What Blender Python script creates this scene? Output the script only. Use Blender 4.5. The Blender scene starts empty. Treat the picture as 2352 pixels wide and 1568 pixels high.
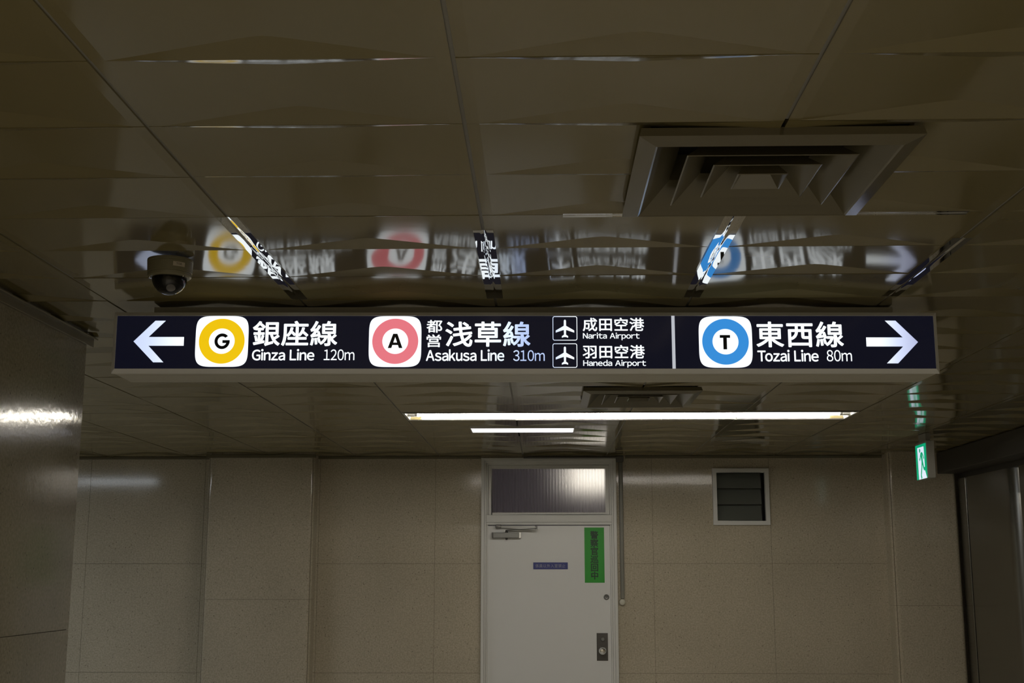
import bpy, bmesh, math, random
from mathutils import Vector, Matrix
PI = math.pi
sc = bpy.context.scene
col = sc.collection

# ------------------------------------------------------------------ camera, world, light, exposure
W, H, FPX = 2352, 1568, 2841.0
cam_d = bpy.data.cameras.new('camera')
cam = bpy.data.objects.new('camera', cam_d)
col.objects.link(cam)
cam_d.sensor_width = 36.0
cam_d.lens = FPX / W * 36.0
cam_d.clip_start = 0.05
cam.location = (0, 0, 1.6)
cam.rotation_euler = (PI / 2 + math.radians(10.587), 0, math.radians(1.427))
sc.camera = cam

world = bpy.data.worlds.new('world')
sc.world = world
world.use_nodes = True
world.node_tree.nodes['Background'].inputs[0].default_value = (0.9, 0.95, 1.0, 1)
world.node_tree.nodes['Background'].inputs[1].default_value = 0.0

TUBE = 50.0          # radiance of the fluorescent tubes
LAMP = (1.0, 0.94, 0.825)
HC = 2.433           # ceiling height
COLX0, COLW = -0.145, 0.604      # ceiling grid
ROWY0, ROWH = 1.912, 0.3045


def area(name, loc, sx, sy, power, colour=LAMP, rot=(0, 0, 0)):
    l = bpy.data.lights.new(name, 'AREA')
    l.shape = 'RECTANGLE'
    l.size, l.size_y = sx, sy
    l.energy = power
    l.color = colour
    o = bpy.data.objects.new(name, l)
    o.location = loc
    o.rotation_euler = rot
    col.objects.link(o)
    return o


# fluorescent fittings of the same hall that hang outside the frame
area('ceiling_lamp_side_passage', (-4.75, 6.63, HC - 0.005), 2.4, 0.12, 34.0, (0.86, 0.93, 1.0))
area('ceiling_lamp_behind', (0.0, -0.7, HC - 0.005), 2.4, 0.12, 74.0)

sc.view_settings.view_transform = 'Standard'
sc.view_settings.look = 'None'
sc.view_settings.gamma = 1.0
sc.view_settings.use_curve_mapping = False
sc.view_settings.exposure = 0.0
try:
    sc.cycles.use_denoising = True
    sc.cycles.max_bounces = 10
    sc.cycles.sample_clamp_indirect = 6.0
except Exception:
    pass


# ------------------------------------------------------------------ materials
def srgb(r, g, b):
    f = lambda c: (c / 255 / 12.92) if c / 255 <= 0.04045 else ((c / 255 + 0.055) / 1.055) ** 2.4
    return (f(r), f(g), f(b), 1)


def mat(name, colour, rough=0.5, metal=0.0, ior=1.5, coat=0.0, emis=None, estr=0.0, bump=None, aniso=0.0):
    m = bpy.data.materials.new(name)
    m.use_nodes = True
    nt = m.node_tree
    b = nt.nodes['Principled BSDF']
    b.inputs['Base Color'].default_value = colour if len(colour) == 4 else (*colour, 1)
    b.inputs['Roughness'].default_value = rough
    b.inputs['Metallic'].default_value = metal
    b.inputs['IOR'].default_value = ior
    b.inputs['Coat Weight'].default_value = coat
    b.inputs['Anisotropic'].default_value = aniso
    if emis:
        b.inputs['Emission Color'].default_value = emis if len(emis) == 4 else (*emis, 1)
        b.inputs['Emission Strength'].default_value = estr
    if bump:
        scale, strength, dist = bump
        tc = nt.nodes.new('ShaderNodeTexCoord')
        n = nt.nodes.new('ShaderNodeTexNoise')
        n.inputs['Scale'].default_value = scale
        n.inputs['Detail'].default_value = 3
        bp = nt.nodes.new('ShaderNodeBump')
        bp.inputs['Strength'].default_value = strength
        bp.inputs['Distance'].default_value = dist
        nt.links.new(tc.outputs['Object'], n.inputs['Vector'])
        nt.links.new(n.outputs['Fac'], bp.inputs['Height'])
        nt.links.new(bp.outputs['Normal'], b.inputs['Normal'])
    return m


def stone(name, base, dark, light, rough=0.2, ior=1.5, speck=70.0, bump=0.05, cloud=0.12):
    """polished terrazzo / artificial stone with fine chips and soft clouding"""
    m = bpy.data.materials.new(name)
    m.use_nodes = True
    nt = m.node_tree
    L = nt.links.new
    b = nt.nodes['Principled BSDF']
    tc = nt.nodes.new('ShaderNodeTexCoord')
    n1 = nt.nodes.new('ShaderNodeTexNoise')
    n1.inputs['Scale'].default_value = speck
    n1.inputs['Detail'].default_value = 4
    r1 = nt.nodes.new('ShaderNodeValToRGB')
    r1.color_ramp.elements[0].position = 0.36
    r1.color_ramp.elements[0].color = dark
    r1.color_ramp.elements[1].position = 0.64
    r1.color_ramp.elements[1].color = light
    e = r1.color_ramp.elements.new(0.5)
    e.color = base
    v = nt.nodes.new('ShaderNodeTexVoronoi')
    v.inputs['Scale'].default_value = speck * 0.32
    r2 = nt.nodes.new('ShaderNodeValToRGB')
    r2.color_ramp.elements[0].position = 0.07
    r2.color_ramp.elements[0].color = (0.35, 0.33, 0.32, 1)
    r2.color_ramp.elements[1].position = 0.13
    r2.color_ramp.elements[1].color = (1, 1, 1, 1)
    n3 = nt.nodes.new('ShaderNodeTexNoise')
    n3.inputs['Scale'].default_value = 1.6
    n3.inputs['Detail'].default_value = 5
    r3 = nt.nodes.new('ShaderNodeMapRange')
    r3.inputs['From Min'].default_value = 0.3
    r3.inputs['From Max'].default_value = 0.7
    r3.inputs['To Min'].default_value = 1 - cloud
    r3.inputs['To Max'].default_value = 1 + cloud
    mx = nt.nodes.new('ShaderNodeMixRGB')
    mx.blend_type = 'MULTIPLY'
    mx.inputs[0].default_value = 0.8
    mx2 = nt.nodes.new('ShaderNodeMixRGB')
    mx2.blend_type = 'MULTIPLY'
    mx2.inputs[0].default_value = 1
    for nd in (n1, v, n3):
        L(tc.outputs['Object'], nd.inputs['Vector'])
    L(n1.outputs['Fac'], r1.inputs[0])
    L(v.outputs['Distance'], r2.inputs[0])
    L(r1.outputs[0], mx.inputs[1])
    L(r2.outputs[0], mx.inputs[2])
    L(n3.outputs['Fac'], r3.inputs['Value'])
    L(mx.outputs[0], mx2.inputs[1])
    L(r3.outputs[0], mx2.inputs[2])
    L(mx2.outputs[0], b.inputs['Base Color'])
    rr = nt.nodes.new('ShaderNodeMapRange')
    rr.inputs['From Min'].default_value = 0.3
    rr.inputs['From Max'].default_value = 0.7
    rr.inputs['To Min'].default_value = rough * 0.8
    rr.inputs['To Max'].default_value = rough * 1.25
    L(n3.outputs['Fac'], rr.inputs['Value'])
    L(rr.outputs[0], b.inputs['Roughness'])
    b.inputs['IOR'].default_value = ior
    nb = nt.nodes.new('ShaderNodeTexNoise')
    nb.inputs['Scale'].default_value = 45
    bp = nt.nodes.new('ShaderNodeBump')
    bp.inputs['Strength'].default_value = bump
    bp.inputs['Distance'].default_value = 0.004
    L(tc.outputs['Object'], nb.inputs['Vector'])
    L(nb.outputs['Fac'], bp.inputs['Height'])
    L(bp.outputs['Normal'], b.inputs['Normal'])
    return m


def tape_material():
    m = bpy.data.materials.new('clear_tape')
    m.use_nodes = True
    nt = m.node_tree
    for n in list(nt.nodes):
        if n.type == 'BSDF_PRINCIPLED':
            nt.nodes.remove(n)
    out = [n for n in nt.nodes if n.type == 'OUTPUT_MATERIAL'][0]
    tr = nt.nodes.new('ShaderNodeBsdfTransparent')
    tr.inputs[0].default_value = (0.95, 0.95, 0.93, 1)
    gl = nt.nodes.new('ShaderNodeBsdfGlossy')
    gl.inputs['Roughness'].default_value = 0.015
    fr = nt.nodes.new('ShaderNodeFresnel')
    fr.inputs['IOR'].default_value = 1.9
    mx = nt.nodes.new('ShaderNodeMixShader')
    nt.links.new(fr.outputs[0], mx.inputs[0])
    nt.links.new(tr.outputs[0], mx.inputs[1])
    nt.links.new(gl.outputs[0], mx.inputs[2])
    nt.links.new(mx.outputs[0], out.inputs[0])
    return m


def glass_material(name, colour, rough, ribs=0.0, ior=1.45):
    m = mat(name, colour, rough, ior=ior)
    nt = m.node_tree
    b = nt.nodes['Principled BSDF']
    b.inputs['Transmission Weight'].default_value = 1.0
    if ribs:
        tc = nt.nodes.new('ShaderNodeTexCoord')
        wv = nt.nodes.new('ShaderNodeTexWave')
        wv.bands_direction = 'X'
        wv.inputs['Scale'].default_value = ribs
        wv.inputs['Distortion'].default_value = 0.6
        bp = nt.nodes.new('ShaderNodeBump')
        bp.inputs['Strength'].default_value = 0.9
        bp.inputs['Distance'].default_value = 0.012
        nt.links.new(tc.outputs['Object'], wv.inputs['Vector'])
        nt.links.new(wv.outputs['Fac'], bp.inputs['Height'])
        nt.links.new(bp.outputs['Normal'], b.inputs['Normal'])
    return m


def backlit(name, colour, strength, stops):
    """face of a backlit sign; the tubes behind it are spaced, so the light varies along x (stops: x, factor)"""
    m = mat(name, colour, 0.25)
    nt = m.node_tree
    L = nt.links.new
    b = nt.nodes['Principled BSDF']
    b.inputs['Base Color'].default_value = tuple(c * 0.5 for c in colour[:3]) + (1,)
    tc = nt.nodes.new('ShaderNodeTexCoord')
    sp = nt.nodes.new('ShaderNodeSeparateXYZ')
    mr = nt.nodes.new('ShaderNodeMapRange')
    x0, x1 = stops[0][0], stops[-1][0]
    mr.inputs['From Min'].default_value = x0
    mr.inputs['From Max'].default_value = x1
    cr = nt.nodes.new('ShaderNodeValToRGB')
    els = cr.color_ramp.elements
    while len(els) < len(stops):
        els.new(0.5)
    for e, (x, c) in zip(els, stops):
        e.position = (x - x0) / (x1 - x0)
        e.color = (*[colour[i] * c[i] for i in range(3)], 1)
    L(tc.outputs['Object'], sp.inputs[0])
    L(sp.outputs[0], mr.inputs['Value'])
    L(mr.outputs[0], cr.inputs[0])
    L(cr.outputs[0], b.inputs['Emission Color'])
    b.inputs['Emission Strength'].default_value = strength
    return m


M = {}
M['panel'] = mat('cream_enamel_panel', (0.205, 0.170, 0.076), 0.10, ior=1.75, bump=(7.0, 0.016, 0.02))
M['runner'] = mat('seam_runner_grey', (0.26, 0.25, 0.22), 0.5)
M['void'] = mat('dark_void', (0.015, 0.014, 0.012), 0.9)
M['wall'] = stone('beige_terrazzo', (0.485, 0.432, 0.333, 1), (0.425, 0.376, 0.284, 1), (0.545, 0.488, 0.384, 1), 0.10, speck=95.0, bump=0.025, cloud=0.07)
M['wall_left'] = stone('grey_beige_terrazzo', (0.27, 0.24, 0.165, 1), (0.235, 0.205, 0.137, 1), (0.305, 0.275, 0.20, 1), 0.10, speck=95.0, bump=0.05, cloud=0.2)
M['joint'] = mat('joint_grout', (0.16, 0.13, 0.09), 0.8)
M['floor'] = stone('floor_tile', (0.52, 0.49, 0.42, 1), (0.45, 0.42, 0.36, 1), (0.58, 0.55, 0.48, 1), 0.35)
M['white_paint'] = mat('white_painted_steel', (0.80, 0.80, 0.78), 0.35)
M['reflector'] = mat('white_reflector', (0.85, 0.85, 0.83), 0.4)
M['plastic'] = mat('ivory_plastic', (0.62, 0.60, 0.50), 0.35)
M['aluminium'] = mat('satin_aluminium', (0.62, 0.61, 0.58), 0.38, metal=0.85)
M['frame_paint'] = mat('door_frame_paint', (0.72, 0.715, 0.69), 0.3)
M['door_paint'] = mat('door_leaf_paint', (0.80, 0.80, 0.79), 0.3)
M['steel'] = mat('brushed_steel', (0.26, 0.255, 0.24), 0.22, metal=1.0, aniso=0.5)
M['chrome'] = mat('chrome', (0.8, 0.8, 0.8), 0.08, metal=1.0)
M['dark_metal'] = mat('dark_metal', (0.11, 0.105, 0.10), 0.35, metal=0.7)
M['grey_metal'] = mat('grey_metal', (0.22, 0.22, 0.21), 0.4, metal=0.6)
M['beam'] = mat('dark_beam_paint', (0.055, 0.05, 0.042), 0.5)
M['vent'] = mat('vent_enamel', (0.145, 0.125, 0.075), 0.2, ior=1.7)
M['sign_housing'] = mat('sign_housing', (0.62, 0.60, 0.52), 0.4)
M['sign_bezel'] = mat('sign_bezel', (0.90, 0.91, 0.93), 0.35)
M['sign_black'] = mat('sign_black_acrylic', (0.006, 0.006, 0.014), 0.12, emis=(0.35, 0.40, 1.0), estr=0.010)
FULL, COOL, DIM = (1, 1, 1), (0.56, 0.60, 0.82), (0.46, 0.55, 0.82)
WSTOPS = [(-1.12, COOL), (-1.05, (0.66, 0.71, 0.90)), (-0.96, FULL), (-0.03, FULL), (0.06, (0.78, 0.86, 1.0)), (0.09, DIM), (0.16, DIM), (0.24, FULL),
          (1.19, FULL), (1.25, (0.66, 0.69, 0.90)), (1.315, (0.42, 0.43, 0.64))]
M['sign_white'] = backlit('sign_white', (0.90, 0.965, 1.0), 1.12, WSTOPS)
M['sign_yellow'] = mat('sign_yellow', (0.4, 0.3, 0.01), 0.25, emis=srgb(236, 193, 14), estr=1.0)
M['sign_pink'] = mat('sign_pink', (0.4, 0.15, 0.17), 0.25, emis=srgb(226, 116, 128), estr=1.0)
M['sign_blue'] = mat('sign_blue', (0.03, 0.15, 0.4), 0.25, emis=srgb(52, 138, 214), estr=1.0)
M['sign_letter'] = mat('sign_letter', (0.004, 0.004, 0.008), 0.3)
M['divider'] = mat('sign_divider', (0.5, 0.5, 0.52), 0.4, emis=srgb(185, 190, 200), estr=0.9)
M['tube'] = mat('lit_tube', (0.9, 0.9, 0.9), 0.4, emis=LAMP, estr=TUBE)
M['lens'] = mat('lit_lens', (0.9, 0.9, 0.9), 0.4, emis=(0.93, 0.92, 1.0), estr=1.5)
M['exit_green'] = mat('exit_green', (0.0, 0.3, 0.15), 0.3, emis=srgb(0, 158, 112), estr=0.9)
M['exit_white'] = mat('exit_white', (0.6, 0.6, 0.6), 0.3, emis=srgb(222, 232, 252), estr=0.9)
M['camera_body'] = mat('camera_ivory_plastic', (0.21, 0.195, 0.125), 0.35)
M['tag'] = mat('camera_tag', (0.55, 0.49, 0.40), 0.5)
M['conduit'] = mat('conduit_grey', (0.20, 0.195, 0.165), 0.45)
M['exit_grey'] = mat('exit_housing_grey', (0.36, 0.35, 0.31), 0.4)
M['dome'] = glass_material('smoked_dome', (0.30, 0.29, 0.30), 0.01)
M['black'] = mat('black_plastic', (0.01, 0.01, 0.011), 0.3)
M['sticker_green'] = mat('green_sticker', (0.02, 0.33, 0.022), 0.5)
M['sticker_text'] = mat('sticker_dark_text', (0.008, 0.04, 0.015), 0.5)
M['plate_blue'] = mat('blue_plate', (0.035, 0.045, 0.22), 0.35)
M['plate_text'] = mat('plate_white_text', (0.36, 0.37, 0.48), 0.5)
M['pane'] = glass_material('ribbed_glass', (0.80, 0.79, 0.80), 0.45, ribs=14.0)
M['slat_glass'] = mat('dark_slat_glass', (0.13, 0.137, 0.122), 0.25)
M['tape'] = tape_material()
M['room_wall'] = mat('inner_room_paint', (0.72, 0.68, 0.78), 0.7)
M['inner_lamp'] = mat('inner_room_lamp', (0.9, 0.9, 0.9), 0.5, emis=(1.0, 0.93, 0.78), estr=1.9)


# ------------------------------------------------------------------ mesh helpers
class MB:
    """collects shapes; build() links them as ONE mesh object"""

    def __init__(self):
        self.v, self.f, self.s = [], [], []

    def add(self, verts, faces, smooth=False):
        o = len(self.v)
        self.v += [tuple(p) for p in verts]
        for f in faces:
            self.f.append(tuple(i + o for i in f))
            self.s.append(smooth)
        return self

    def box(self, x0, x1, y0, y1, z0, z1):
        self.add([(x0, y0, z0), (x1, y0, z0), (x1, y1, z0), (x0, y1, z0), (x0, y0, z1), (x1, y0, z1), (x1, y1, z1), (x0, y1, z1)],
                 [(0, 3, 2, 1), (4, 5, 6, 7), (0, 1, 5, 4), (1, 2, 6, 5), (2, 3, 7, 6), (3, 0, 4, 7)])
        return self

    def prism(self, prof, axis, a0, a1, smooth=False):
        """closed profile extruded along an axis; profile points are the other two coordinates in xyz order"""
        n = len(prof)
        def P(p, a):
            return {'x': (a, p[0], p[1]), 'y': (p[0], a, p[1]), 'z': (p[0], p[1], a)}[axis]
        vs = [P(p, a0) for p in prof] + [P(p, a1) for p in prof]
        fs = [(i, (i + 1) % n, n + (i + 1) % n, n + i) for i in range(n)]
        o = len(self.v)
        self.add(vs, fs, smooth)
        self.add([], [])
        self.f.append(tuple(o + i for i in reversed(range(n)))); self.s.append(False)
        self.f.append(tuple(o + n + i for i in range(n))); self.s.append(False)
        return self

    def tube(self, p0, p1, r0, r1=None, n=16, caps=True):
        r1 = r0 if r1 is None else r1
        p0, p1 = Vector(p0), Vector(p1)
        d = (p1 - p0).normalized()
        a = d.orthogonal().normalized()
        b = d.cross(a)
        vs = []
        for p, r in ((p0, r0), (p1, r1)):
            for i in range(n):
                t = 2 * PI * i / n
                vs.append(p + (a * math.cos(t) + b * math.sin(t)) * r)
        o = len(self.v)
        self.add(vs, [(i, (i + 1) % n, n + (i + 1) % n, n + i) for i in range(n)], True)
        if caps:
            self.f.append(tuple(o + i for i in reversed(range(n)))); self.s.append(False)
            self.f.append(tuple(o + n + i for i in range(n))); self.s.append(False)
        return self

    def lathe(self, prof, centre, axis='z', n=40, smooth=True):
        """prof: (radius, height) pairs turned round an axis"""
        c = Vector(centre)
        rings = []
        o = len(self.v)
        for r, h in prof:
            for i in range(n):
                t = 2 * PI * i / n
                ca, sa = r * math.cos(t), r * math.sin(t)
                p = {'z': (ca, sa, h), 'y': (ca, h, sa), 'x': (h, ca, sa)}[axis]
                self.v.append(tuple(c + Vector(p)))
        for k in range(len(prof) - 1):
            for i in range(n):
                j = (i + 1) % n
                self.f.append((o + k * n + i, o + k * n + j, o + (k + 1) * n + j, o + (k + 1) * n + i))
                self.s.append(smooth)
        return self

    def build(self, name, m, parent=None, bevel=0.0, seg=2):
        me = bpy.data.meshes.new(name)
        me.from_pydata(self.v, [], self.f)
        me.polygons.foreach_set('use_smooth', self.s)
        bm = bmesh.new()
        bm.from_mesh(me)
        bmesh.ops.remove_doubles(bm, verts=bm.verts, dist=1e-6)
        bmesh.ops.recalc_face_normals(bm, faces=bm.faces)
        for e in bm.edges:
            if len(e.link_faces) == 2 and e.calc_face_angle(0) > 0.6:
                e.smooth = False
        bm.to_mesh(me)
        bm.free()
        me.materials.append(m)
        o = bpy.data.objects.new(name, me)
        col.objects.link(o)
        if parent:
            o.parent = parent
        if bevel:
            md = o.modifiers.new('bevel', 'BEVEL')
            md.width, md.segments, md.limit_method = bevel, seg, 'ANGLE'
            md.angle_limit = 0.6
        return o


def tag(o, label=None, cat=None, group=None, kind=None):
    if label: o['label'] = label
    if cat: o['category'] = cat
    if group: o['group'] = group
    if kind: o['kind'] = kind
    return o


def empty(name, loc, rz=0.0):
    o = bpy.data.objects.new(name, None)
    o.location = loc
    o.rotation_euler = (0, 0, rz)
    o.empty_display_size = 0.1
    col.objects.link(o)
    return o


def struct(o, label=None, cat=None):
    return tag(o, label, cat, None, 'structure')


def flat_poly(name, loops, m, parent, thick=0.0006, y=0.0):
    """filled flat shape in the local xz plane, facing -y; loops[0] outer"""
    bm = bmesh.new()
    edges = []
    for lp in loops:
        vs = [bm.verts.new((p[0], y, p[1])) for p in lp]
        edges += [bm.edges.new((vs[i], vs[(i + 1) % len(vs)])) for i in range(len(vs))]
    bmesh.ops.triangle_fill(bm, use_beauty=True, use_dissolve=False, edges=edges)
    r = bmesh.ops.extrude_face_region(bm, geom=bm.faces[:])
    bmesh.ops.translate(bm, verts=[g for g in r['geom'] if isinstance(g, bmesh.types.BMVert)], vec=(0, -thick, 0))
    bmesh.ops.recalc_face_normals(bm, faces=bm.faces)
    me = bpy.data.meshes.new(name)
    bm.to_mesh(me)
    bm.free()
    me.materials.append(m)
    o = bpy.data.objects.new(name, me)
    col.objects.link(o)
    if parent: o.parent = parent
    return o


def circle(cx, cz, rx, rz=None, n=72):
    rz = rx if rz is None else rz
    return [(cx + rx * math.cos(2 * PI * i / n), cz + rz * math.sin(2 * PI * i / n)) for i in range(n)]


def squircle(x0, z0, x1, z1, r=0.036, n=10):
    """rounded square with slightly bulging sides, as on the line badges"""
    cx, cz, hx, hz = (x0 + x1) / 2, (z0 + z1) / 2, (x1 - x0) / 2, (z1 - z0) / 2
    pts = []
    for k in range(96):
        t = 2 * PI * k / 96
        c, s = math.cos(t), math.sin(t)
        e = 2 / 5.2
        pts.append((cx + hx * math.copysign(abs(c) ** e, c), cz + hz * math.copysign(abs(s) ** e, s)))
    return pts


def rrect(x0, z0, x1, z1, r, n=6):
    pts = []
    for cx, cz, a in ((x1 - r, z1 - r, 0), (x0 + r, z1 - r, 90), (x0 + r, z0 + r, 180), (x1 - r, z0 + r, 270)):
        for i in range(n + 1):
            t = math.radians(a + 90 * i / n)
            pts.append((cx + r * math.cos(t), cz + r * math.sin(t)))
    return pts


def glyph_mesh(body, vertical=False, spacing=1.0):
    """outline text turned into triangles: (vertices, faces)"""
    cu = bpy.data.curves.new('glyphs', 'FONT')
    cu.body = '\n'.join(body) if vertical else body
    cu.space_character = spacing
    if vertical:
        cu.align_x = 'CENTER'
        cu.space_line = 0.98
    cu.resolution_u = 5
    tmp = bpy.data.objects.new('glyphs', cu)
    col.objects.link(tmp)
    dg = bpy.context.evaluated_depsgraph_get()
    dg.update()
    me = bpy.data.meshes.new_from_object(tmp.evaluated_get(dg))
    vs = [(v.co.x, v.co.y) for v in me.vertices]
    fs = [tuple(p.vertices) for p in me.polygons]
    bpy.data.objects.remove(tmp)
    bpy.data.curves.remove(cu)
    bpy.data.meshes.remove(me)
    return vs, fs


LETTERS = {}
def latin_mesh(body, gap=0.085, space=0.40):
    """latin words set letter by letter in a humanist sans (the full-width forms), spaced by their outlines"""
    vs, fs, x = [], [], 0.0
    prev = ''
    kern = {'To': -0.10, 'oz': -0.02, 'Li': 0.0, 'rt': -0.03, 'ri': 0.0, 'za': -0.01, 'As': -0.02, 'ak': -0.0, 'ta': -0.03, 'it': -0.03, '10': 0.03, '12': 0.0, 'ir': 0.0, 'po': -0.02}
    for ch in body:
        if ch == ' ':
            x += space
            prev = ''
            continue
        if ch not in LETTERS:
            LETTERS[ch] = glyph_mesh(chr(ord(ch) + 0xFEE0))
        gv, gf = LETTERS[ch]
        ax = min(p[0] for p in gv)
        bx = max(p[0] for p in gv)
        if prev:
            x += gap + kern.get(prev + ch, 0.0)
        o = len(vs)
        vs += [(p[0] - ax + x, p[1]) for p in gv]
        fs += [tuple(i + o for i in f) for f in gf]
        x += bx - ax
        prev = ch
    return vs, fs


def text_mesh(name, body, box, m, parent, weight=0.0, y=0.0, thick=0.0004, vertical=False, spacing=1.0):
    """lettering fitted to box (x0, z0, x1, z1) in the local xz plane, facing -y; weight thickens the strokes (in em)"""
    if all(ord(c) < 128 for c in body):
        vs, fs = latin_mesh(body)
    else:
        vs, fs = glyph_mesh(body, vertical, spacing)
    ax, bx = min(p[0] for p in vs) - weight, max(p[0] for p in vs) + weight
    ay, by = min(p[1] for p in vs) - weight, max(p[1] for p in vs) + weight
    x0, z0, x1, z1 = box
    shifts = [(0.0, 0.0)]
    if weight:
        shifts += [(weight * math.cos(2 * PI * k / 8), weight * math.sin(2 * PI * k / 8)) for k in range(8)]
    V, F = [], []
    for k, (dx, dz) in enumerate(shifts):
        o = len(V)
        V += [(x0 + (p[0] + dx - ax) / (bx - ax) * (x1 - x0), y - thick - 0.00001 * k, z0 + (p[1] + dz - ay) / (by - ay) * (z1 - z0)) for p in vs]
        F += [tuple(i + o for i in f) for f in fs]
    me = bpy.data.meshes.new(name)
    me.from_pydata(V, [], F)
    me.materials.append(m)
    o = bpy.data.objects.new(name, me)
    col.objects.link(o)
    if parent: o.parent = parent
    return o


# ------------------------------------------------------------------ floor and walls
XL, XR, YN, YF = -6.6, 2.92, -3.2, 8.98
b = MB().box(XL - 0.2, XR + 0.5, YN - 0.2, YF + 1.6, -0.12, 0.0)
struct(b.build('floor', M['floor']))


def slabs(mb, axis, plane, us, zs, depth, gap=0.0009):
    """stone slabs with fine open joints; us/zs are joint lines; axis 'y' faces -y, 'x' faces +x"""
    for i in range(len(us) - 1):
        for j in range(len(zs) - 1):
            a0, a1 = us[i] + gap, us[i + 1] - gap
            z0, z1 = zs[j] + (gap if zs[j] > 0 else 0), zs[j + 1] - (gap if zs[j + 1] < HC else 0)
            if axis == 'y':
                mb.box(a0, a1, plane, plane + depth, z0, z1)
            else:
                mb.box(plane - depth, plane, a0, a1, z0, z1)


# far wall: slabs left of the door, round the door, round the louvre window
TZ = [0, 0.144, 0.906, 1.664, HC + 0.03]
DX0, DX1, DZ1 = -0.445, 0.527, 2.418            # door opening incl. frame
WX0, WX1, WZ0, WZ1 = 1.235, 1.607, 1.952, 2.322  # louvre opening
mb = MB()
slabs(mb, 'y', YF, [XL, -5.818, -4.978, -4.138, -3.298, -2.458, -1.618, -0.778, DX0], TZ, 0.02)
slabs(mb, 'y', YF, [DX1, 0.785], TZ, 0.02)
slabs(mb, 'y', YF, [1.627, 2.47, 3.2], TZ, 0.02)
slabs(mb, 'y', YF, [0.785, 1.627], TZ[:4], 0.02)
g = 0.0009
mb.box(0.785 + g, WX0, YF, YF + 0.02, 1.664 + g, HC + 0.03)
mb.box(WX1, 1.627 - g, YF, YF + 0.02, 1.664 + g, HC + 0.03)
mb.box(WX0, WX1, YF, YF + 0.02, 1.664 + g, WZ0)
mb.box(WX0, WX1, YF, YF + 0.02, WZ1, HC + 0.03)
mb.box(DX0, DX1, YF, YF + 0.02, DZ1, HC + 0.03)
wall_back = struct(mb.build('wall_back', M['wall']))
mb = MB()     # grout and masonry behind the slabs
for x0, x1, z0, z1 in ((XL, DX0, 0, HC + .03), (DX1, WX0, 0, HC + .03), (WX1, 3.2, 0, HC + .03), (WX0, WX1, 0, WZ0), (WX0, WX1, WZ1, HC + .03), (DX0, DX1, DZ1, HC + .03)):
    mb.box(x0, x1, YF + 0.006, YF + 0.16, z0, z1)
mb.build('joint', M['joint'], wall_back)


def pillar(x0, x1, joints, name):
    r, p, n = 0.032, 0.15, 8
    prof = [(x0, YF + 0.004)]
    for i in range(n + 1):
        t = PI + PI / 2 * i / n
        prof.append((x0 + r + r * math.cos(t), YF - p + r + r * math.sin(t)))
    for i in range(n + 1):
        t = 1.5 * PI + PI / 2 * i / n
        prof.append((x1 - r + r * math.cos(t), YF - p + r + r * math.sin(t)))
    prof.append((x1, YF + 0.004))
    mb = MB()
    zs = [0] + joints + [HC + 0.02]
    for j in range(len(zs) - 1):
        mb.prism(prof, 'z', zs[j] + (g if j else 0), zs[j + 1] - (g if j < len(zs) - 2 else 0), True)
    o = mb.build(name, M['wall'])
    for pl in o.data.polygons:
        pl.use_smooth = abs(pl.normal.z) < 0.5
    core = MB().box(x0 + 0.01, x1 - 0.01, YF - p + 0.006, YF, 0.01, HC)
    core.build('joint', M['joint'], o)
    return struct(o)


pillar(-2.40, -1.634, [0.40, 1.416], 'pillar')
pillar(2.44, 2.915, [0.34, 1.376], 'pillar')

# near left wall (its end at y = 4.32 opens to the side passage)
LX, LY = -1.632, 4.32
mb = MB()
slabs(mb, 'x', LX, [YN, -1.0, 1.3, 3.0 - 1.4, LY], [0, 0.42, 1.409, HC + 0.03], 0.02)
mb.box(XL, LX - 0.0205, LY - 0.02, LY, 0, HC + 0.03)
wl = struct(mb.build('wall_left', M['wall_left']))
MB().box(XL, LX - 0.006, YN, LY - 0.004, 0.0, HC + 0.03).build('joint', M['joint'], wl)
struct(MB().box(XL - 0.15, XL, LY, YF + 0.1, 0, HC + 0.03).build('wall_side_passage', M['wall']))
struct(MB().box(XL, XR + 0.4, YN - 0.15, YN, 0, HC + 0.03).build('wall_front', M['wall']))

# metal angle along the top of the left wall
t = MB()
t.box(LX, LX + 0.013, 0.8, LY + 0.035, HC - 0.034, HC - 0.006)
t.box(LX + 0.0005, LX + 0.030, 0.8, LY + 0.030, HC - 0.010, HC - 0.004)
struct(t.build('trim_1', M['vent'], bevel=0.0015))
# cornice angle at the top of the far wall, and a second piece on the middle pillar
t = MB().box(XL, -2.402, YF - 0.014, YF, HC - 0.020, HC - 0.001)
t.box(-1.632, DX0 - 0.004, YF - 0.014, YF, HC - 0.020, HC - 0.001).box(DX1 + 0.07, 2.438, YF - 0.014, YF, HC - 0.020, HC - 0.001)
t.box(-2.41, -1.624, YF - 0.166, YF - 0.151, HC - 0.024, HC - 0.001)
struct(t.build('trim_2', M['vent'], bevel=0.0015))

# right wall: stone towards the camera, stainless panels at the far end, dark beam above
mb = MB()
for a in ((YN, -0.9), (-0.9, 1.4), (1.4, 3.7), (3.7, 5.2)):
    for z0, z1 in ((0, 0.34), (0.34, 1.376), (1.376, HC + 0.03)):
        mb.box(XR, XR + 0.02, a[0] + g, a[1] - g, z0 + g, z1)
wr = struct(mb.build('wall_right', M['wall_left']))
MB().box(XR + 0.006, XR + 0.2, YN, 5.2, 0, HC + 0.03).build('joint', M['joint'], wr)
struct(MB().box(2.785, 3.4, 4.4, YF - 0.151, 2.287, HC - 0.001).build('beam', M['beam'], bevel=0.003))
struct(MB().box(XR + 0.02, XR + 0.35, 5.2, YF - 0.155, 2.252, 2.290).build('trim_3', M['dark_metal']))

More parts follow.
